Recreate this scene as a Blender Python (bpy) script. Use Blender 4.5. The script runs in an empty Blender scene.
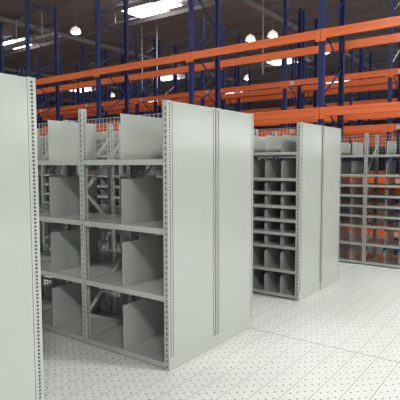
import bpy, bmesh, math, random
from mathutils import Vector, Matrix
random.seed(4)
S = bpy.context.scene
COL = S.collection

# ------------------------------------------------------------------ materials
def new_mat(name):
    m = bpy.data.materials.new(name); m.use_nodes = True
    nt = m.node_tree
    return m, nt, nt.nodes['Principled BSDF']

def paint(name, col, rough=.4, metal=0., var=.04, scale=6., spec=.5, bump=0.):
    """painted or bare metal: a colour with faint large-scale variation"""
    m, nt, b = new_mat(name)
    tc = nt.nodes.new('ShaderNodeTexCoord')
    nz = nt.nodes.new('ShaderNodeTexNoise'); nz.inputs['Scale'].default_value = scale
    nz.inputs['Detail'].default_value = 4
    nt.links.new(tc.outputs['Object'], nz.inputs['Vector'])
    mx = nt.nodes.new('ShaderNodeMix'); mx.data_type = 'RGBA'
    mx.inputs[6].default_value = (*[c*(1-var) for c in col], 1)
    mx.inputs[7].default_value = (*[min(1, c*(1+var)) for c in col], 1)
    nt.links.new(nz.outputs['Fac'], mx.inputs[0])
    nt.links.new(mx.outputs[2], b.inputs['Base Color'])
    b.inputs['Roughness'].default_value = rough
    b.inputs['Metallic'].default_value = metal
    b.inputs['Specular IOR Level'].default_value = spec
    if bump:
        bp = nt.nodes.new('ShaderNodeBump'); bp.inputs['Strength'].default_value = bump
        bp.inputs['Distance'].default_value = .002
        nt.links.new(nz.outputs['Fac'], bp.inputs['Height'])
        nt.links.new(bp.outputs['Normal'], b.inputs['Normal'])
    return m

def glow(name, col, strength):
    m, nt, b = new_mat(name)
    b.inputs['Base Color'].default_value = (.8, .8, .8, 1)
    b.inputs['Emission Color'].default_value = (*col, 1)
    b.inputs['Emission Strength'].default_value = strength
    return m

M_SHELF = paint('grey_enamel', (.385, .413, .382), .14, var=.025)
M_INNER = paint('grey_enamel_divider', (.50, .53, .50), .4, var=.03)
M_WIRE = paint('zinc_wire', (.45, .46, .44), .4)
M_BLUE = paint('blue_enamel', (.012, .026, .125), .32, var=.1)
M_ORANGE = paint('orange_enamel', (.86, .185, .055), .26, var=.05)
M_TAG = paint('pale_steel_tag', (.62, .6, .56), .4)
M_HOLE_SHADE = paint('hole_shade', (.05, .052, .05), .7)
M_ZINC = paint('galvanised_steel', (.45, .45, .45), .4, .6)
M_LAMP = paint('lamp_shell', (.7, .7, .7), .4)
M_DOME = glow('prismatic_dome', (1, .98, .95), .55)
M_GLOW = glow('lamp_light', (1, .98, .95), 9.)
M_SKY = glow('daylight_sheet', (.95, .98, 1), 7.)

def math_node(nt, op, a, b=None, c=None):
    n = nt.nodes.new('ShaderNodeMath'); n.operation = op
    for i, v in enumerate((a, b, c)):
        if v is None: continue
        if isinstance(v, (int, float)): n.inputs[i].default_value = v
        else: nt.links.new(v, n.inputs[i])
    return n.outputs[0]

def deck_material():
    """white perforated steel planks, long side along Y, butt joints across"""
    m, nt, b = new_mat('perforated_plank')
    mt = lambda *a: math_node(nt, *a)
    tc = nt.nodes.new('ShaderNodeTexCoord')
    sp = nt.nodes.new('ShaderNodeSeparateXYZ'); nt.links.new(tc.outputs['Object'], sp.inputs[0])
    x, y = sp.outputs[0], sp.outputs[1]
    PW, X0, Y0, LY = .163, .689, 1.172, 3.3
    u = mt('MULTIPLY', mt('FRACT', mt('DIVIDE', mt('SUBTRACT', x, X0), PW)), PW)
    v = mt('MULTIPLY', mt('FRACT', mt('DIVIDE', mt('SUBTRACT', y, Y0), LY)), LY)
    # plank seam and butt joint distance
    du = mt('MINIMUM', u, mt('SUBTRACT', PW, u))
    dv = mt('MINIMUM', v, mt('SUBTRACT', LY, v))
    seam = mt('MAXIMUM', mt('LESS_THAN', du, .0028), mt('LESS_THAN', dv, .0065))
    # three rows of small holes: middle row staggered; every other one is a shallow dimple
    PY = .062
    row = mt('FLOOR', mt('DIVIDE', mt('SUBTRACT', u, .0115), .035))
    uc = mt('SUBTRACT', mt('SUBTRACT', u, .0115), mt('MULTIPLY', mt('ADD', row, .5), .035))
    inrow = mt('MULTIPLY', mt('GREATER_THAN', row, -.5), mt('LESS_THAN', row, 3.5))
    yo = mt('ADD', y, mt('MULTIPLY', row, PY*.37))
    k = mt('FLOOR', mt('DIVIDE', yo, PY))
    vc = mt('SUBTRACT', mt('SUBTRACT', yo, mt('MULTIPLY', k, PY)), PY*.5)
    d = mt('SQRT', mt('ADD', mt('POWER', uc, 2.), mt('POWER', mt('MULTIPLY', vc, .8), 2.)))
    par = mt('MODULO', mt('ADD', mt('ABSOLUTE', k), mt('MULTIPLY', row, 1.)), 2.)
    rad = mt('ADD', .0024, mt('MULTIPLY', mt('GREATER_THAN', par, .5), .0036))
    hole = mt('MULTIPLY', mt('LESS_THAN', d, rad), inrow)
    dim = mt('MULTIPLY', mt('LESS_THAN', d, .016), inrow)
    hgt = mt('SUBTRACT', mt('SUBTRACT', 1., mt('MULTIPLY', dim, mt('SUBTRACT', 1., mt('DIVIDE', d, .016)))), seam)
    nz = nt.nodes.new('ShaderNodeTexNoise'); nz.inputs['Scale'].default_value = 1.3
    nz.inputs['Detail'].default_value = 5
    nt.links.new(tc.outputs['Object'], nz.inputs['Vector'])
    c0 = nt.nodes.new('ShaderNodeMix'); c0.data_type = 'RGBA'
    c0.inputs[6].default_value = (.66, .69, .66, 1); c0.inputs[7].default_value = (.74, .77, .74, 1)
    nt.links.new(nz.outputs['Fac'], c0.inputs[0])
    c1 = nt.nodes.new('ShaderNodeMix'); c1.data_type = 'RGBA'
    nt.links.new(mt('MULTIPLY', seam, .62), c1.inputs[0]); nt.links.new(c0.outputs[2], c1.inputs[6])
    c1.inputs[7].default_value = (.12, .125, .12, 1)
    c2 = nt.nodes.new('ShaderNodeMix'); c2.data_type = 'RGBA'
    nt.links.new(hole, c2.inputs[0]); nt.links.new(c1.outputs[2], c2.inputs[6])
    c2.inputs[7].default_value = (.03, .03, .03, 1)
    nt.links.new(c2.outputs[2], b.inputs['Base Color'])
    bp = nt.nodes.new('ShaderNodeBump'); bp.inputs['Strength'].default_value = .35
    bp.inputs['Distance'].default_value = .006
    nt.links.new(hgt, bp.inputs['Height']); nt.links.new(bp.outputs['Normal'], b.inputs['Normal'])
    b.inputs['Roughness'].default_value = .42
    return m
M_DECK = deck_material()
M_GROUND = paint('ground_concrete', (.34, .33, .32), .7, var=.12, scale=.4)
M_WALL = paint('wall_sheet', (.13, .12, .12), .7, var=.08, scale=.5)

def roof_material():
    """ribbed roof sheet"""
    m, nt, b = new_mat('roof_sheet')
    tc = nt.nodes.new('ShaderNodeTexCoord')
    wv = nt.nodes.new('ShaderNodeTexWave'); wv.inputs['Scale'].default_value = 2.2
    wv.bands_direction = 'X'
    nt.links.new(tc.outputs['Object'], wv.inputs['Vector'])
    bp = nt.nodes.new('ShaderNodeBump'); bp.inputs['Distance'].default_value = .05
    nt.links.new(wv.outputs['Fac'], bp.inputs['Height']); nt.links.new(bp.outputs['Normal'], b.inputs['Normal'])
    b.inputs['Base Color'].default_value = (.46, .42, .41, 1)
    b.inputs['Roughness'].default_value = .7
    return m
M_ROOF = roof_material()
M_PURLIN = paint('purlin_steel', (.40, .37, .36), .6)

# ------------------------------------------------------------------ mesh helper
class MB:
    def __init__(self): self.v = []; self.f = []; self.smooth = False
    def box(self, x0, x1, y0, y1, z0, z1):
        n = len(self.v)
        self.v += [(x, y, z) for z in (z0, z1) for y in (y0, y1) for x in (x0, x1)]
        for q in ((0, 2, 3, 1), (4, 5, 7, 6), (0, 1, 5, 4), (2, 6, 7, 3), (0, 4, 6, 2), (1, 3, 7, 5)):
            self.f.append(tuple(n+i for i in q))
        return self
    def bar(self, p, q, w, t, up=(0, 0, 1)):
        """rectangular bar p->q, width w across, thickness t along the 'up'-ish axis"""
        p, q = Vector(p), Vector(q); d = (q-p).normalized()
        a = d.cross(Vector(up))
        if a.length < 1e-5: a = d.cross(Vector((1, 0, 0)))
        a.normalize(); c = a.cross(d).normalized()
        n = len(self.v)
        for e in (p, q):
            for sa, sc in ((-1, -1), (1, -1), (1, 1), (-1, 1)):
                self.v.append(tuple(e+a*sa*w/2+c*sc*t/2))
        for r in ((0, 3, 2, 1), (4, 5, 6, 7), (0, 1, 5, 4), (1, 2, 6, 5), (2, 3, 7, 6), (3, 0, 4, 7)):
            self.f.append(tuple(n+i for i in r))
        return self
    def prism(self, pts, x0, x1):
        """outline pts (y,z) extruded from x0 to x1"""
        n = len(self.v); k = len(pts)
        self.v += [(x0, y, z) for y, z in pts] + [(x1, y, z) for y, z in pts]
        self.f.append(tuple(n+i for i in range(k))[::-1]); self.f.append(tuple(n+k+i for i in range(k)))
        for i in range(k):
            j = (i+1) % k
            self.f.append((n+i, n+j, n+k+j, n+k+i))
        return self
    def plate_holes(self, o, u, v, w, h, cols, rows, hw, hh):
        """flat sheet at o spanned by unit vectors u,v with true rectangular holes"""
        o, u, v = Vector(o), Vector(u), Vector(v)
        us = [0.]; vs = [0.]; hu = []; hv = []
        for c in cols: us += [c-hw/2, c+hw/2]; hu.append(c)
        for r in rows: vs += [r-hh/2, r+hh/2]; hv.append(r)
        us.append(w); vs.append(h)
        n = len(self.v); nu, nv = len(us), len(vs)
        for b in vs:
            for a in us: self.v.append(tuple(o+u*a+v*b))
        for j in range(nv-1):
            for i in range(nu-1):
                if i % 2 == 1 and j % 2 == 1 and i < nu-1 and j < nv-1: continue
                self.f.append((n+j*nu+i, n+j*nu+i+1, n+(j+1)*nu+i+1, n+(j+1)*nu+i))
        return self
    def lathe(self, prof, seg=20, c=(0, 0, 0)):
        n = len(self.v); k = len(prof)
        for i in range(seg):
            a = 2*math.pi*i/seg
            for r, z in prof: self.v.append((c[0]+r*math.cos(a), c[1]+r*math.sin(a), c[2]+z))
        for i in range(seg):
            j = (i+1) % seg
            for q in range(k-1):
                self.f.append((n+i*k+q, n+j*k+q, n+j*k+q+1, n+i*k+q+1))
        return self
    def tube(self, p, q, r, seg=8):
        p, q = Vector(p), Vector(q); d = (q-p).normalized()
        a = d.orthogonal().normalized(); b = d.cross(a)
        n = len(self.v)
        for e in (p, q):
            for i in range(seg):
                t = 2*math.pi*i/seg
                self.v.append(tuple(e+a*r*math.cos(t)+b*r*math.sin(t)))
        for i in range(seg):
            j = (i+1) % seg
            self.f.append((n+i, n+j, n+seg+j, n+seg+i))
        self.f.append(tuple(range(n, n+seg))[::-1]); self.f.append(tuple(range(n+seg, n+2*seg)))
        return self
    def mesh(self, name, mat, smooth=False):
        me = bpy.data.meshes.new(name); me.from_pydata(self.v, [], self.f); me.materials.append(mat)
        bm = bmesh.new(); bm.from_mesh(me); bmesh.ops.recalc_face_normals(bm, faces=bm.faces); bm.to_mesh(me); bm.free()
        if smooth:
            for p in me.polygons: p.use_smooth = True
        return me
    def build(self, name, mat, parent=None, loc=(0, 0, 0), smooth=False):
        return link(name, self.mesh(name, mat, smooth), parent, loc)

def link(name, me, parent=None, loc=(0, 0, 0)):
    o = bpy.data.objects.new(name, me); COL.objects.link(o)
    o.location = loc
    if parent: o.parent = parent
    return o

def tag(o, label, cat, group=None):
    o['label'] = label; o['category'] = cat
    if group: o['group'] = group
    return o

def thing(name, label, cat, loc=(0, 0, 0), group=None):
    return tag(link(name, None, None, loc), label, cat, group)

def structure(o):
    o['kind'] = 'structure'; return o

# ------------------------------------------------------------------ shelving
H = 2.0; W = .9253; D = .605
PX, PYD = .045, .05          # post section
def post_mesh():
    m = MB()
    front = [.03+.0416*i for i in range(47)]
    side = [.02+.0208*i for i in range(95)]
    m.plate_holes((0, 0, 0), (1, 0, 0), (0, 0, 1), PX, H, [PX*.55], front, .012, .018)
    m.plate_holes((0, PYD, 0), (1, 0, 0), (0, 0, 1), PX, H, [PX*.55], front, .012, .018)
    m.plate_holes((0, 0, 0), (0, 1, 0), (0, 0, 1), PYD, H, [PYD*.5], side, .014, .0115)
    m.plate_holes((PX, 0, 0), (0, 1, 0), (0, 0, 1), PYD, H, [PYD*.5], side, .014, .0115)
    n = len(m.v)
    m.v += [(x, y, z) for z in (0, H) for y in (0, PYD) for x in (0, PX)]
    m.f += [(n, n+2, n+3, n+1), (n+4, n+5, n+7, n+6)]
    k = len(m.f)
    m.box(.006, PX-.006, .006, PYD-.006, .002, H-.004)          # added dark core: shade behind the holes put in as colour
    me = m.mesh('post', M_SHELF); me.materials.append(M_HOLE_SHADE)
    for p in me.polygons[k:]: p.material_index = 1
    return me
POST = post_mesh()

def shelf_mesh(w, d, lip=.042):
    m = MB()
    m.box(0, w, 0, d, -.003, 0)
    m.box(0, w, 0, .012, -lip, -.003); m.box(0, w, d-.012, d, -lip, -.003)
    m.box(0, .003, .012, d-.012, -lip*.8, -.003); m.box(w-.003, w, .012, d-.012, -lip*.8, -.003)
    m.box(.003, w-.003, d*.5-.02, d*.5+.02, -.025, -.003)      # stiffener under the tray
    return m.mesh('shelf', M_SHELF)

def divider_mesh(d, h, cut=0.):
    m = MB()
    pts = [(0, 0), (d, 0), (d, h), (cut*1.4, h), (0, h-cut)] if cut else [(0, 0), (d, 0), (d, h), (0, h)]
    m.prism(pts, -.0015, .0015)
    m.box(-.0015, .018, .02, d-.02, 0, .0015)                     # foot flange
    return m.mesh('divider', M_SHELF)

def wire_mesh(w, h, pitch=.05, r=.002):
    m = MB()
    k = int(w/pitch)
    for i in range(k+1):
        x = i*w/k; m.box(x-r, x+r, -r, r, 0, h)
    k = int(h/pitch)
    for i in range(k+1):
        z = i*h/k; m.box(0, w, r, 3*r, z-r, z+r)
    return m.mesh('wire_mesh', M_WIRE)

def brace_mesh(d, flip=False):
    """zigzag side lacing between front and rear post"""
    m = MB()
    zs = [.25, .78, 1.31, 1.84]
    for i in range(3):
        a = 0 if i % 2 == 0 else d; b = d-a
        if flip: a, b = b, a
        m.bar((0, a, zs[i]), (0, b, zs[i+1]), .028, .012, up=(1, 0, 0))
    a, b = (0, d) if not flip else (d, 0)
    m.bar((0, b, .02), (0, a, .25), .028, .012, up=(1, 0, 0))
    return m.mesh('side_brace', M_SHELF)

MAIN_LEVELS = [.05, .56, 1.065, 1.577]
FINE_LEVELS = [.052, .333, .608, .762, .915, 1.07, 1.226, 1.383, 1.676]

def shelving(name_loc, label, nb, levels, dividers, mesh_side, end_right=False, fine=False, depth=D, braces=True, group=None, x_end=0., tall=False):
    """one run of bays going to -X from x_end; front posts at local y=0.
    dividers(bay, level) -> list of x offsets from the bay's right post centre"""
    t = thing('shelving_rack', label, 'shelving', name_loc, group)
    d = depth
    for k in range(nb+1):
        xc = x_end - PX - W*k if k else x_end - PX
        for y in (0, d-PYD):
            link('post', POST, t, (xc, y, 0))
    sm = shelf_mesh(W-PX-.004, d-.012, .034 if fine else .042)
    dm = {}
    for b in range(nb):
        xl = x_end - W*(b+1) + .002
        for li, z in enumerate(levels):
            link('shelf', sm, t, (xl, .006, z))
            nxt = levels[li+1] if li+1 < len(levels) else None
            if fine:
                gap = (nxt - z) if nxt else .29
                h = .2 if gap > .2 else .1
                cut = .024 if gap > .2 else .014
            else: h, cut = .36, 0.
            if fine and tall and b >= 1:
                h, cut = (.36 if nxt is None else (nxt-z-.055)), 0.
            key = (h, cut)
            if key not in dm: dm[key] = divider_mesh(d-.04, h, cut)
            for xo in dividers(b, li):
                link('divider', dm[key], t, (x_end - W*b - xo, .022, z))
    if braces:
        bms = {f: brace_mesh(d-PYD, f) for f in (False,)}
        for k in range(1 if end_right else 0, nb+1):
            link('side_brace', bms[False], t, (x_end-PX*.5-W*k, PYD*.5, 0))
    wm = wire_mesh(W-PX, H-.03)
    for b in range(nb):
        y = d+.002 if mesh_side == 'rear' else -.008
        if mesh_side in ('rear', 'front'): link('wire_back', wm, t, (x_end-W*(b+1), y, .02))
    if end_right:
        p = MB()
        p.box(-.004, .0025, .056 if mesh_side == 'rear' else .034, d-.034 if mesh_side == 'rear' else d-.056, .1, H-.004)
        p.build('end_panel', M_SHELF, t, (x_end, 0, 0))
        for zz in (.52, 1.25, 1.955):
            for yy in ((.075, d-.05) if mesh_side == 'rear' else (.05, d-.075)):
                MB().tube((.0025, yy, zz), (.0055, yy, zz), .006, 10).build('screw', M_SHELF, t, (x_end, 0, 0))
        k = MB()
        y0, y1 = (-.002, d+.0095) if mesh_side == 'rear' else (-.0095, d+.002)
        k.box(.0005, .0055, y0, y1, 0, .1); k.box(.0055, .009, y0, y1, 0, .006)
        k.build('kick_plate', M_SHELF, t, (x_end, 0, 0))
    return t

def main_div(b, li): return [.497] if b == 0 else [.487]
shelving((0, 0, 0), 'shelving of deep wide compartments with one divider each, behind the nearer big end panel', 3,
         MAIN_LEVELS, main_div, 'rear', True, group='grey shelving')
shelving((0, .625, 0), 'back half of the wide compartment shelving, behind its wire mesh, with second big panel', 3,
         MAIN_LEVELS, lambda b, l: [(.47, .23, .40)[b]], 'none_', True, group='grey shelving')
def fine_div(b, li):
    if b == 0: return [.24, .446, .652]
    return ([.233, .437, .641, .845] if b < 5 else [.3, .62]) if li == 8 else [.47]
shelving((0, 2.259, 0), 'narrow compartment pigeonhole shelving in mid distance, right of the nearest shelving', 7,
         FINE_LEVELS, fine_div, 'rear', True, fine=True, tall=True, group='grey shelving')
shelving((0, 2.905, 0), 'back half of the pigeonhole shelving in mid distance, under its farther end panel', 7,
         FINE_LEVELS, lambda b, l: [.3, .62] if (b == 0 or l == 8) else [.3], 'none_', True, fine=True, tall=True, group='grey shelving')
def far_div(b, li):
    if b < 2: return [.24, .446, .652]
    return [.24, .446, .652] if li == 8 else []
shelving((0, 4.643, 0), 'farthest pigeonhole shelving along the back with red and orange racking seen through it', 10,
         FINE_LEVELS, far_div, 'rear', False, fine=True, group='grey shelving', depth=.58, x_end=.92)
# near row on the left: only its end panel and far posts are in view
shelving((0, -1.086-D, 0), 'tall plain grey end panel with perforated edge at the far left foreground', 3,
         MAIN_LEVELS, main_div, 'front', True, group='grey shelving')

# ------------------------------------------------------------------ pallet racking
GROUND = -2.6
RT = 6.12
BAY = 2.86
X0 = -1.09
FD = 1.05
def rack_post_mesh():
    m = MB(); w, d = .092, .08
    z0, z1 = 0, RT-GROUND
    m.box(-w/2, w/2, 0, .012, z0, z1); m.box(-w/2, -w/2+.012, .012, d, z0, z1); m.box(w/2-.012, w/2, .012, d, z0, z1)
    m.box(-w/2, -w/2+.03, d-.008, d, z0, z1); m.box(w/2-.03, w/2, d-.008, d, z0, z1)
    m.box(-.08, .08, -.02, d+.02, 0, .01)
    return m.mesh('upright_post', M_BLUE)
def rack_brace_mesh():
    m = MB(); p = .62; z = .35; s = 0
    h = RT-GROUND
    a, b = .05, FD-.05
    m.bar((0, a, z-.1), (0, b, z-.1), .026, .02, up=(1, 0, 0))
    while z+p < h-.1:
        y0, y1 = (a, b) if s % 2 == 0 else (b, a)
        m.bar((0, y0, z), (0, y1, z+p), .026, .02, up=(1, 0, 0)); z += p; s += 1
    m.bar((0, a, h-.12), (0, b, h-.12), .026, .02, up=(1, 0, 0))
    return m.mesh('frame_brace', M_BLUE)
RPOST = rack_post_mesh(); RBRACE = rack_brace_mesh()
def beam_mesh():
    m = MB(); L = BAY-.10
    m.box(-L/2, L/2, 0, .05, -.15, 0)
    m.box(-L/2, L/2, -.006, 0, -.15, -.10); m.box(-L/2, L/2, -.006, 0, -.05, 0)     # rolled ribs
    return m.mesh('beam', M_ORANGE)
BEAM = beam_mesh()
def connector_mesh():
    m = MB(); m.box(-.045, .045, -.008, 0, -.2, .006); m.box(-.045, -.035, 0, .05, -.2, .006)
    return m.mesh('beam_connector', M_ORANGE)
CONN = connector_mesh()
TAGM = MB().box(-.06, .06, -.004, 0, -.05, .05).mesh('load_tag', M_TAG)
def rack(Y, kmin, kmax, label, levels, connectors=True, tags=False):
    t = thing('pallet_rack', label, 'pallet rack', (0, Y, GROUND), 'pallet racks')
    for k in range(kmin, kmax+1):
        x = X0+BAY*k
        link('upright_post', RPOST, t, (x, 0, 0))
        p = link('upright_post', RPOST, t, (x, FD, 0)); p.rotation_euler.z = math.pi
        link('frame_brace', RBRACE, t, (x, 0, 0))
    for k in range(kmin, kmax):
        xc = X0+BAY*(k+.5)
        for z in levels:
            for y, r in ((-.02, 0), (FD+.02, math.pi)):
                b = link('beam', BEAM, t, (xc, y, z-GROUND)); b.rotation_euler.z = r
                if connectors:
                    for s in (-1, 1): link('beam_connector', CONN, b, (s*(BAY/2-.05), -.002, 0))
            if tags:
                link('load_tag', TAGM, t, (xc-BAY*.5+.25, -.03, z-GROUND-.075))
    return t
L4 = [3.86, 2.525, 1.19, -.14]
rack(5.45, -4, 1, 'nearest blue and orange pallet rack, its beams brightest, just behind the far shelving', L4, True)
rack(9.8, -7, 1, 'second blue and orange pallet rack, across an aisle behind the nearest rack', L4, True, True)
rack(11.0, -8, 1, 'third pallet rack, back to back with the second rack', L4[:3], False)
rack(15.35, -10, 0, 'fourth pallet rack, across the second aisle', L4[:3], False)
rack(16.6, -10, 0, 'fifth pallet rack, back to back with the fourth rack', L4[:3], False)
rack(20.9, -12, -1, 'farthest pallet rack near the back wall of the warehouse', L4[:3], False)

# ------------------------------------------------------------------ warehouse shell
RZ = 9.0
XA, XB, YA, YB = -48, 32, -26, 92
d = MB().box(-13, 11, -12, 5.36, -.06, 0).build('floor', M_DECK); structure(d)
g = MB().box(XA, XB, YA, YB, GROUND-.1, GROUND).build('floor_ground', M_GROUND); structure(g)
structure(MB().box(XA, XB, YA, YB, RZ, RZ+.1).build('ceiling', M_ROOF))
structure(MB().box(XA, XB, YB, YB+.2, GROUND, RZ).build('wall_back', M_WALL))
structure(MB().box(XA, XB, YA-.2, YA, GROUND, RZ).build('wall_front', M_WALL))
structure(MB().box(XA-.2, XA, YA, YB, GROUND, RZ).build('wall_left', M_WALL))
structure(MB().box(XB, XB+.2, YA, YB, GROUND, RZ).build('wall_right', M_WALL))
m = MB()
for i in range(57):
    y = YA+2+2.0*i
    m.box(XA, XB, y-.04, y+.04, RZ-.2, RZ-.01)
for i in range(7):
    x = XA+6+11.*i
    m.box(x-.09, x+.09, YA, YB, RZ-.42, RZ-.2)
structure(m.build('trim_1', M_PURLIN))
# roof daylight sheets
n = 0
for y in (-18.5, -7.5, 3.5, 14.6, 28.9, 40.):
    for x in (-35.4, -24.4, -13.6, -2.4, 8.6, 19.6):
        if y > 10 and x == -2.4: continue
        n += 1
        structure(MB().box(x-.9, x+.9, y-.65, y+.65, RZ-.24, RZ-.21).build('light_panel_%d' % n, M_SKY))

M_FILL_DIM = glow('fill_panel_dim', (.97, .99, 1), .8)
M_FILL = glow('fill_panel', (.97, .99, 1), 3.6)
for i in range(21):  # unseen glowing panels added for side light on end panels and roof
    y = -22+5.2*i
    n += 1
    structure(MB().box(XB-.06, XB-.02, y, y+3.2, 3.6, 7.2).build('light_panel_%d' % n, M_FILL))
for i in range(8):  # dimmer unseen panels added behind the camera to light front faces
    x = -24+5.5*i
    n += 1
    structure(MB().box(x, x+3.2, YA+.02, YA+.06, 3.6, 7.2).build('light_panel_%d' % n, M_FILL_DIM))

n += 1
structure(MB().box(-12.5, -11.7, 14.2, 15.0, RZ-.24, RZ-.21).build('light_panel_%d' % n, M_SKY))

# columns carrying the deck are below view; cable tray on rods, drop pipes
tr = thing('cable_tray', 'pale cable tray hanging under the roof at upper left', 'cable tray', (0, 11.8, 0))
k = MB(); k.box(-24, -16.6, -.2, .2, 7.5, 7.52); k.box(-24, -16.6, -.2, -.17, 7.52, 7.62); k.box(-24, -16.6, .17, .2, 7.52, 7.62)
k.build('tray', M_LAMP, tr)
for x in (-22.5, -19.8, -17.7, -16.75):
    MB().tube((x, 0, 7.6), (x, 0, RZ-.2), .025).build('hanger_rod', M_LAMP, tr)

for x, lab in ((-16.08, 'thin pale drop pipe from the roof left of centre, left of a pair'),
               (-15.0, 'thin pale drop pipe from the roof left of centre, right of a pair'),
               (-8.61, 'thin pale drop pipe from the roof, alone right of the tall centre blue posts')):
    t = thing('drop_pipe', lab, 'pipe', (x, 17., 0), 'drop pipes')
    MB().tube((0, 0, 5.6), (0, 0, RZ-.02), .022).build('pipe', M_LAMP, t)
    MB().box(-.06, .06, -.06, .06, RZ-.05, RZ).build('ceiling_bracket', M_ZINC, t)
t = thing('conduit', 'pale horizontal conduit hung under the roof beside the bright roof daylight sheet', 'pipe', (0, 14.0, 0))
MB().tube((-15.6, 0, 8.3), (-8.6, 0, 8.3), .028).build('pipe', M_LAMP, t)
for x in (-15., -12.9, -10.9, -9.):
    MB().tube((x, 0, 8.3), (x, 0, RZ-.01), .012).build('hanger_rod', M_LAMP, t)

# ------------------------------------------------------------------ high bay lamps
def lamp_parts():
    shell = MB().lathe([(.03, .3), (.045, .28), (.05, .25), (.13, .235), (.2, .17), (.235, .07), (.24, 0), (.228, 0), (.19, .15), (.05, .22)], 24).mesh('shade', M_DOME, True)
    disc = MB().lathe([(.0, -.05), (.13, -.04), (.2, 0), (.21, .02), (0, .03)], 24).mesh('lens', M_GLOW, True)
    rod = MB().tube((0, 0, .3), (0, 0, RZ-7.5-.02), .012).mesh('drop_rod', M_ZINC)
    return shell, disc, rod
LP = lamp_parts()
LAMPS = [(-15.5, 12.0, 'round high bay lamp hanging at upper left, between two blue posts'),
         (-9.8, 17.9, 'round high bay lamp just above the top orange beam right of centre, left of two'),
         (-8.6, 17.9, 'round high bay lamp just above the top orange beam right of centre, right of two'),
         (-15.3, 26.9, 'tiny far high bay lamp between upper and lower orange beams just right of centre'),
         (-29., 27., 'tiny far high bay lamp low between two blue posts left of centre'),
         (-7.9, 22.6, 'far high bay lamp between the two top beams right of the right blue post')]
for x, y, lab in LAMPS:
    t = thing('high_bay_lamp', lab, 'ceiling lamp', (x, y, 7.5), 'high bay lamps')
    for nme, me in zip(('shade', 'lens', 'drop_rod'), LP): link(nme, me, t)

# ------------------------------------------------------------------ light
def area(x, y, z, sx, sy, e, col=(1, .985, .96)):
    l = bpy.data.lights.new('daylight', 'AREA'); l.shape = 'RECTANGLE'; l.size = sx; l.size_y = sy
    l.energy = e; l.color = col
    o = bpy.data.objects.new('daylight', l); COL.objects.link(o); o.location = (x, y, z)
    return o
for x, y, e in ((8.6, -7.5, 850), (8.6, 3.5, 950), (19.6, -7.5, 900), (19.6, 3.5, 900), (8.6, -18.5, 750), (-2.4, -18.5, 550), (-2.4, -7.5, 400), (-2.4, 3.5, 40),
                (-13.4, 3.5, 50), (-13.4, -7.5, 60), (8.6, 14.6, 200),
                (-2.4, 14.6, 150), (-13.4, 14.6, 100), (-24.4, 14.6, 80), (-13.4, 25.6, 80), (-2.4, 25.6, 80), (-24.4, 25.6, 80)):
    area(x, y, RZ-.26, 2.2, 1.5, e)
w = bpy.data.worlds.new('world'); S.world = w; w.use_nodes = True
w.node_tree.nodes['Background'].inputs[0].default_value = (.5, .52, .55, 1)
w.node_tree.nodes['Background'].inputs[1].default_value = .3

# ------------------------------------------------------------------ camera
f, yaw, pit, rol = 479.77, .633, .0744, -.0022
fw = Vector((-math.sin(yaw)*math.cos(pit), math.cos(yaw)*math.cos(pit), -math.sin(pit)))
rt = Vector((math.cos(yaw), math.sin(yaw), 0)); up = rt.cross(fw)
r = rt*math.cos(rol)+up*math.sin(rol); u = up*math.cos(rol)-rt*math.sin(rol)
cd = bpy.data.cameras.new('camera'); cam = bpy.data.objects.new('camera', cd); COL.objects.link(cam)
cam.matrix_world = Matrix(((r.x, u.x, -fw.x, 2.2423), (r.y, u.y, -fw.y, -2.6621), (r.z, u.z, -fw.z, 1.5397), (0, 0, 0, 1)))
cd.sensor_width = 36; cd.lens = f/400*36; cd.clip_start = .02; cd.clip_end = 300
S.camera = cam
S.view_settings.view_transform = 'Standard'; S.view_settings.look = 'None'
S.view_settings.gamma = 1; S.view_settings.use_curve_mapping = False
S.view_settings.exposure = .2
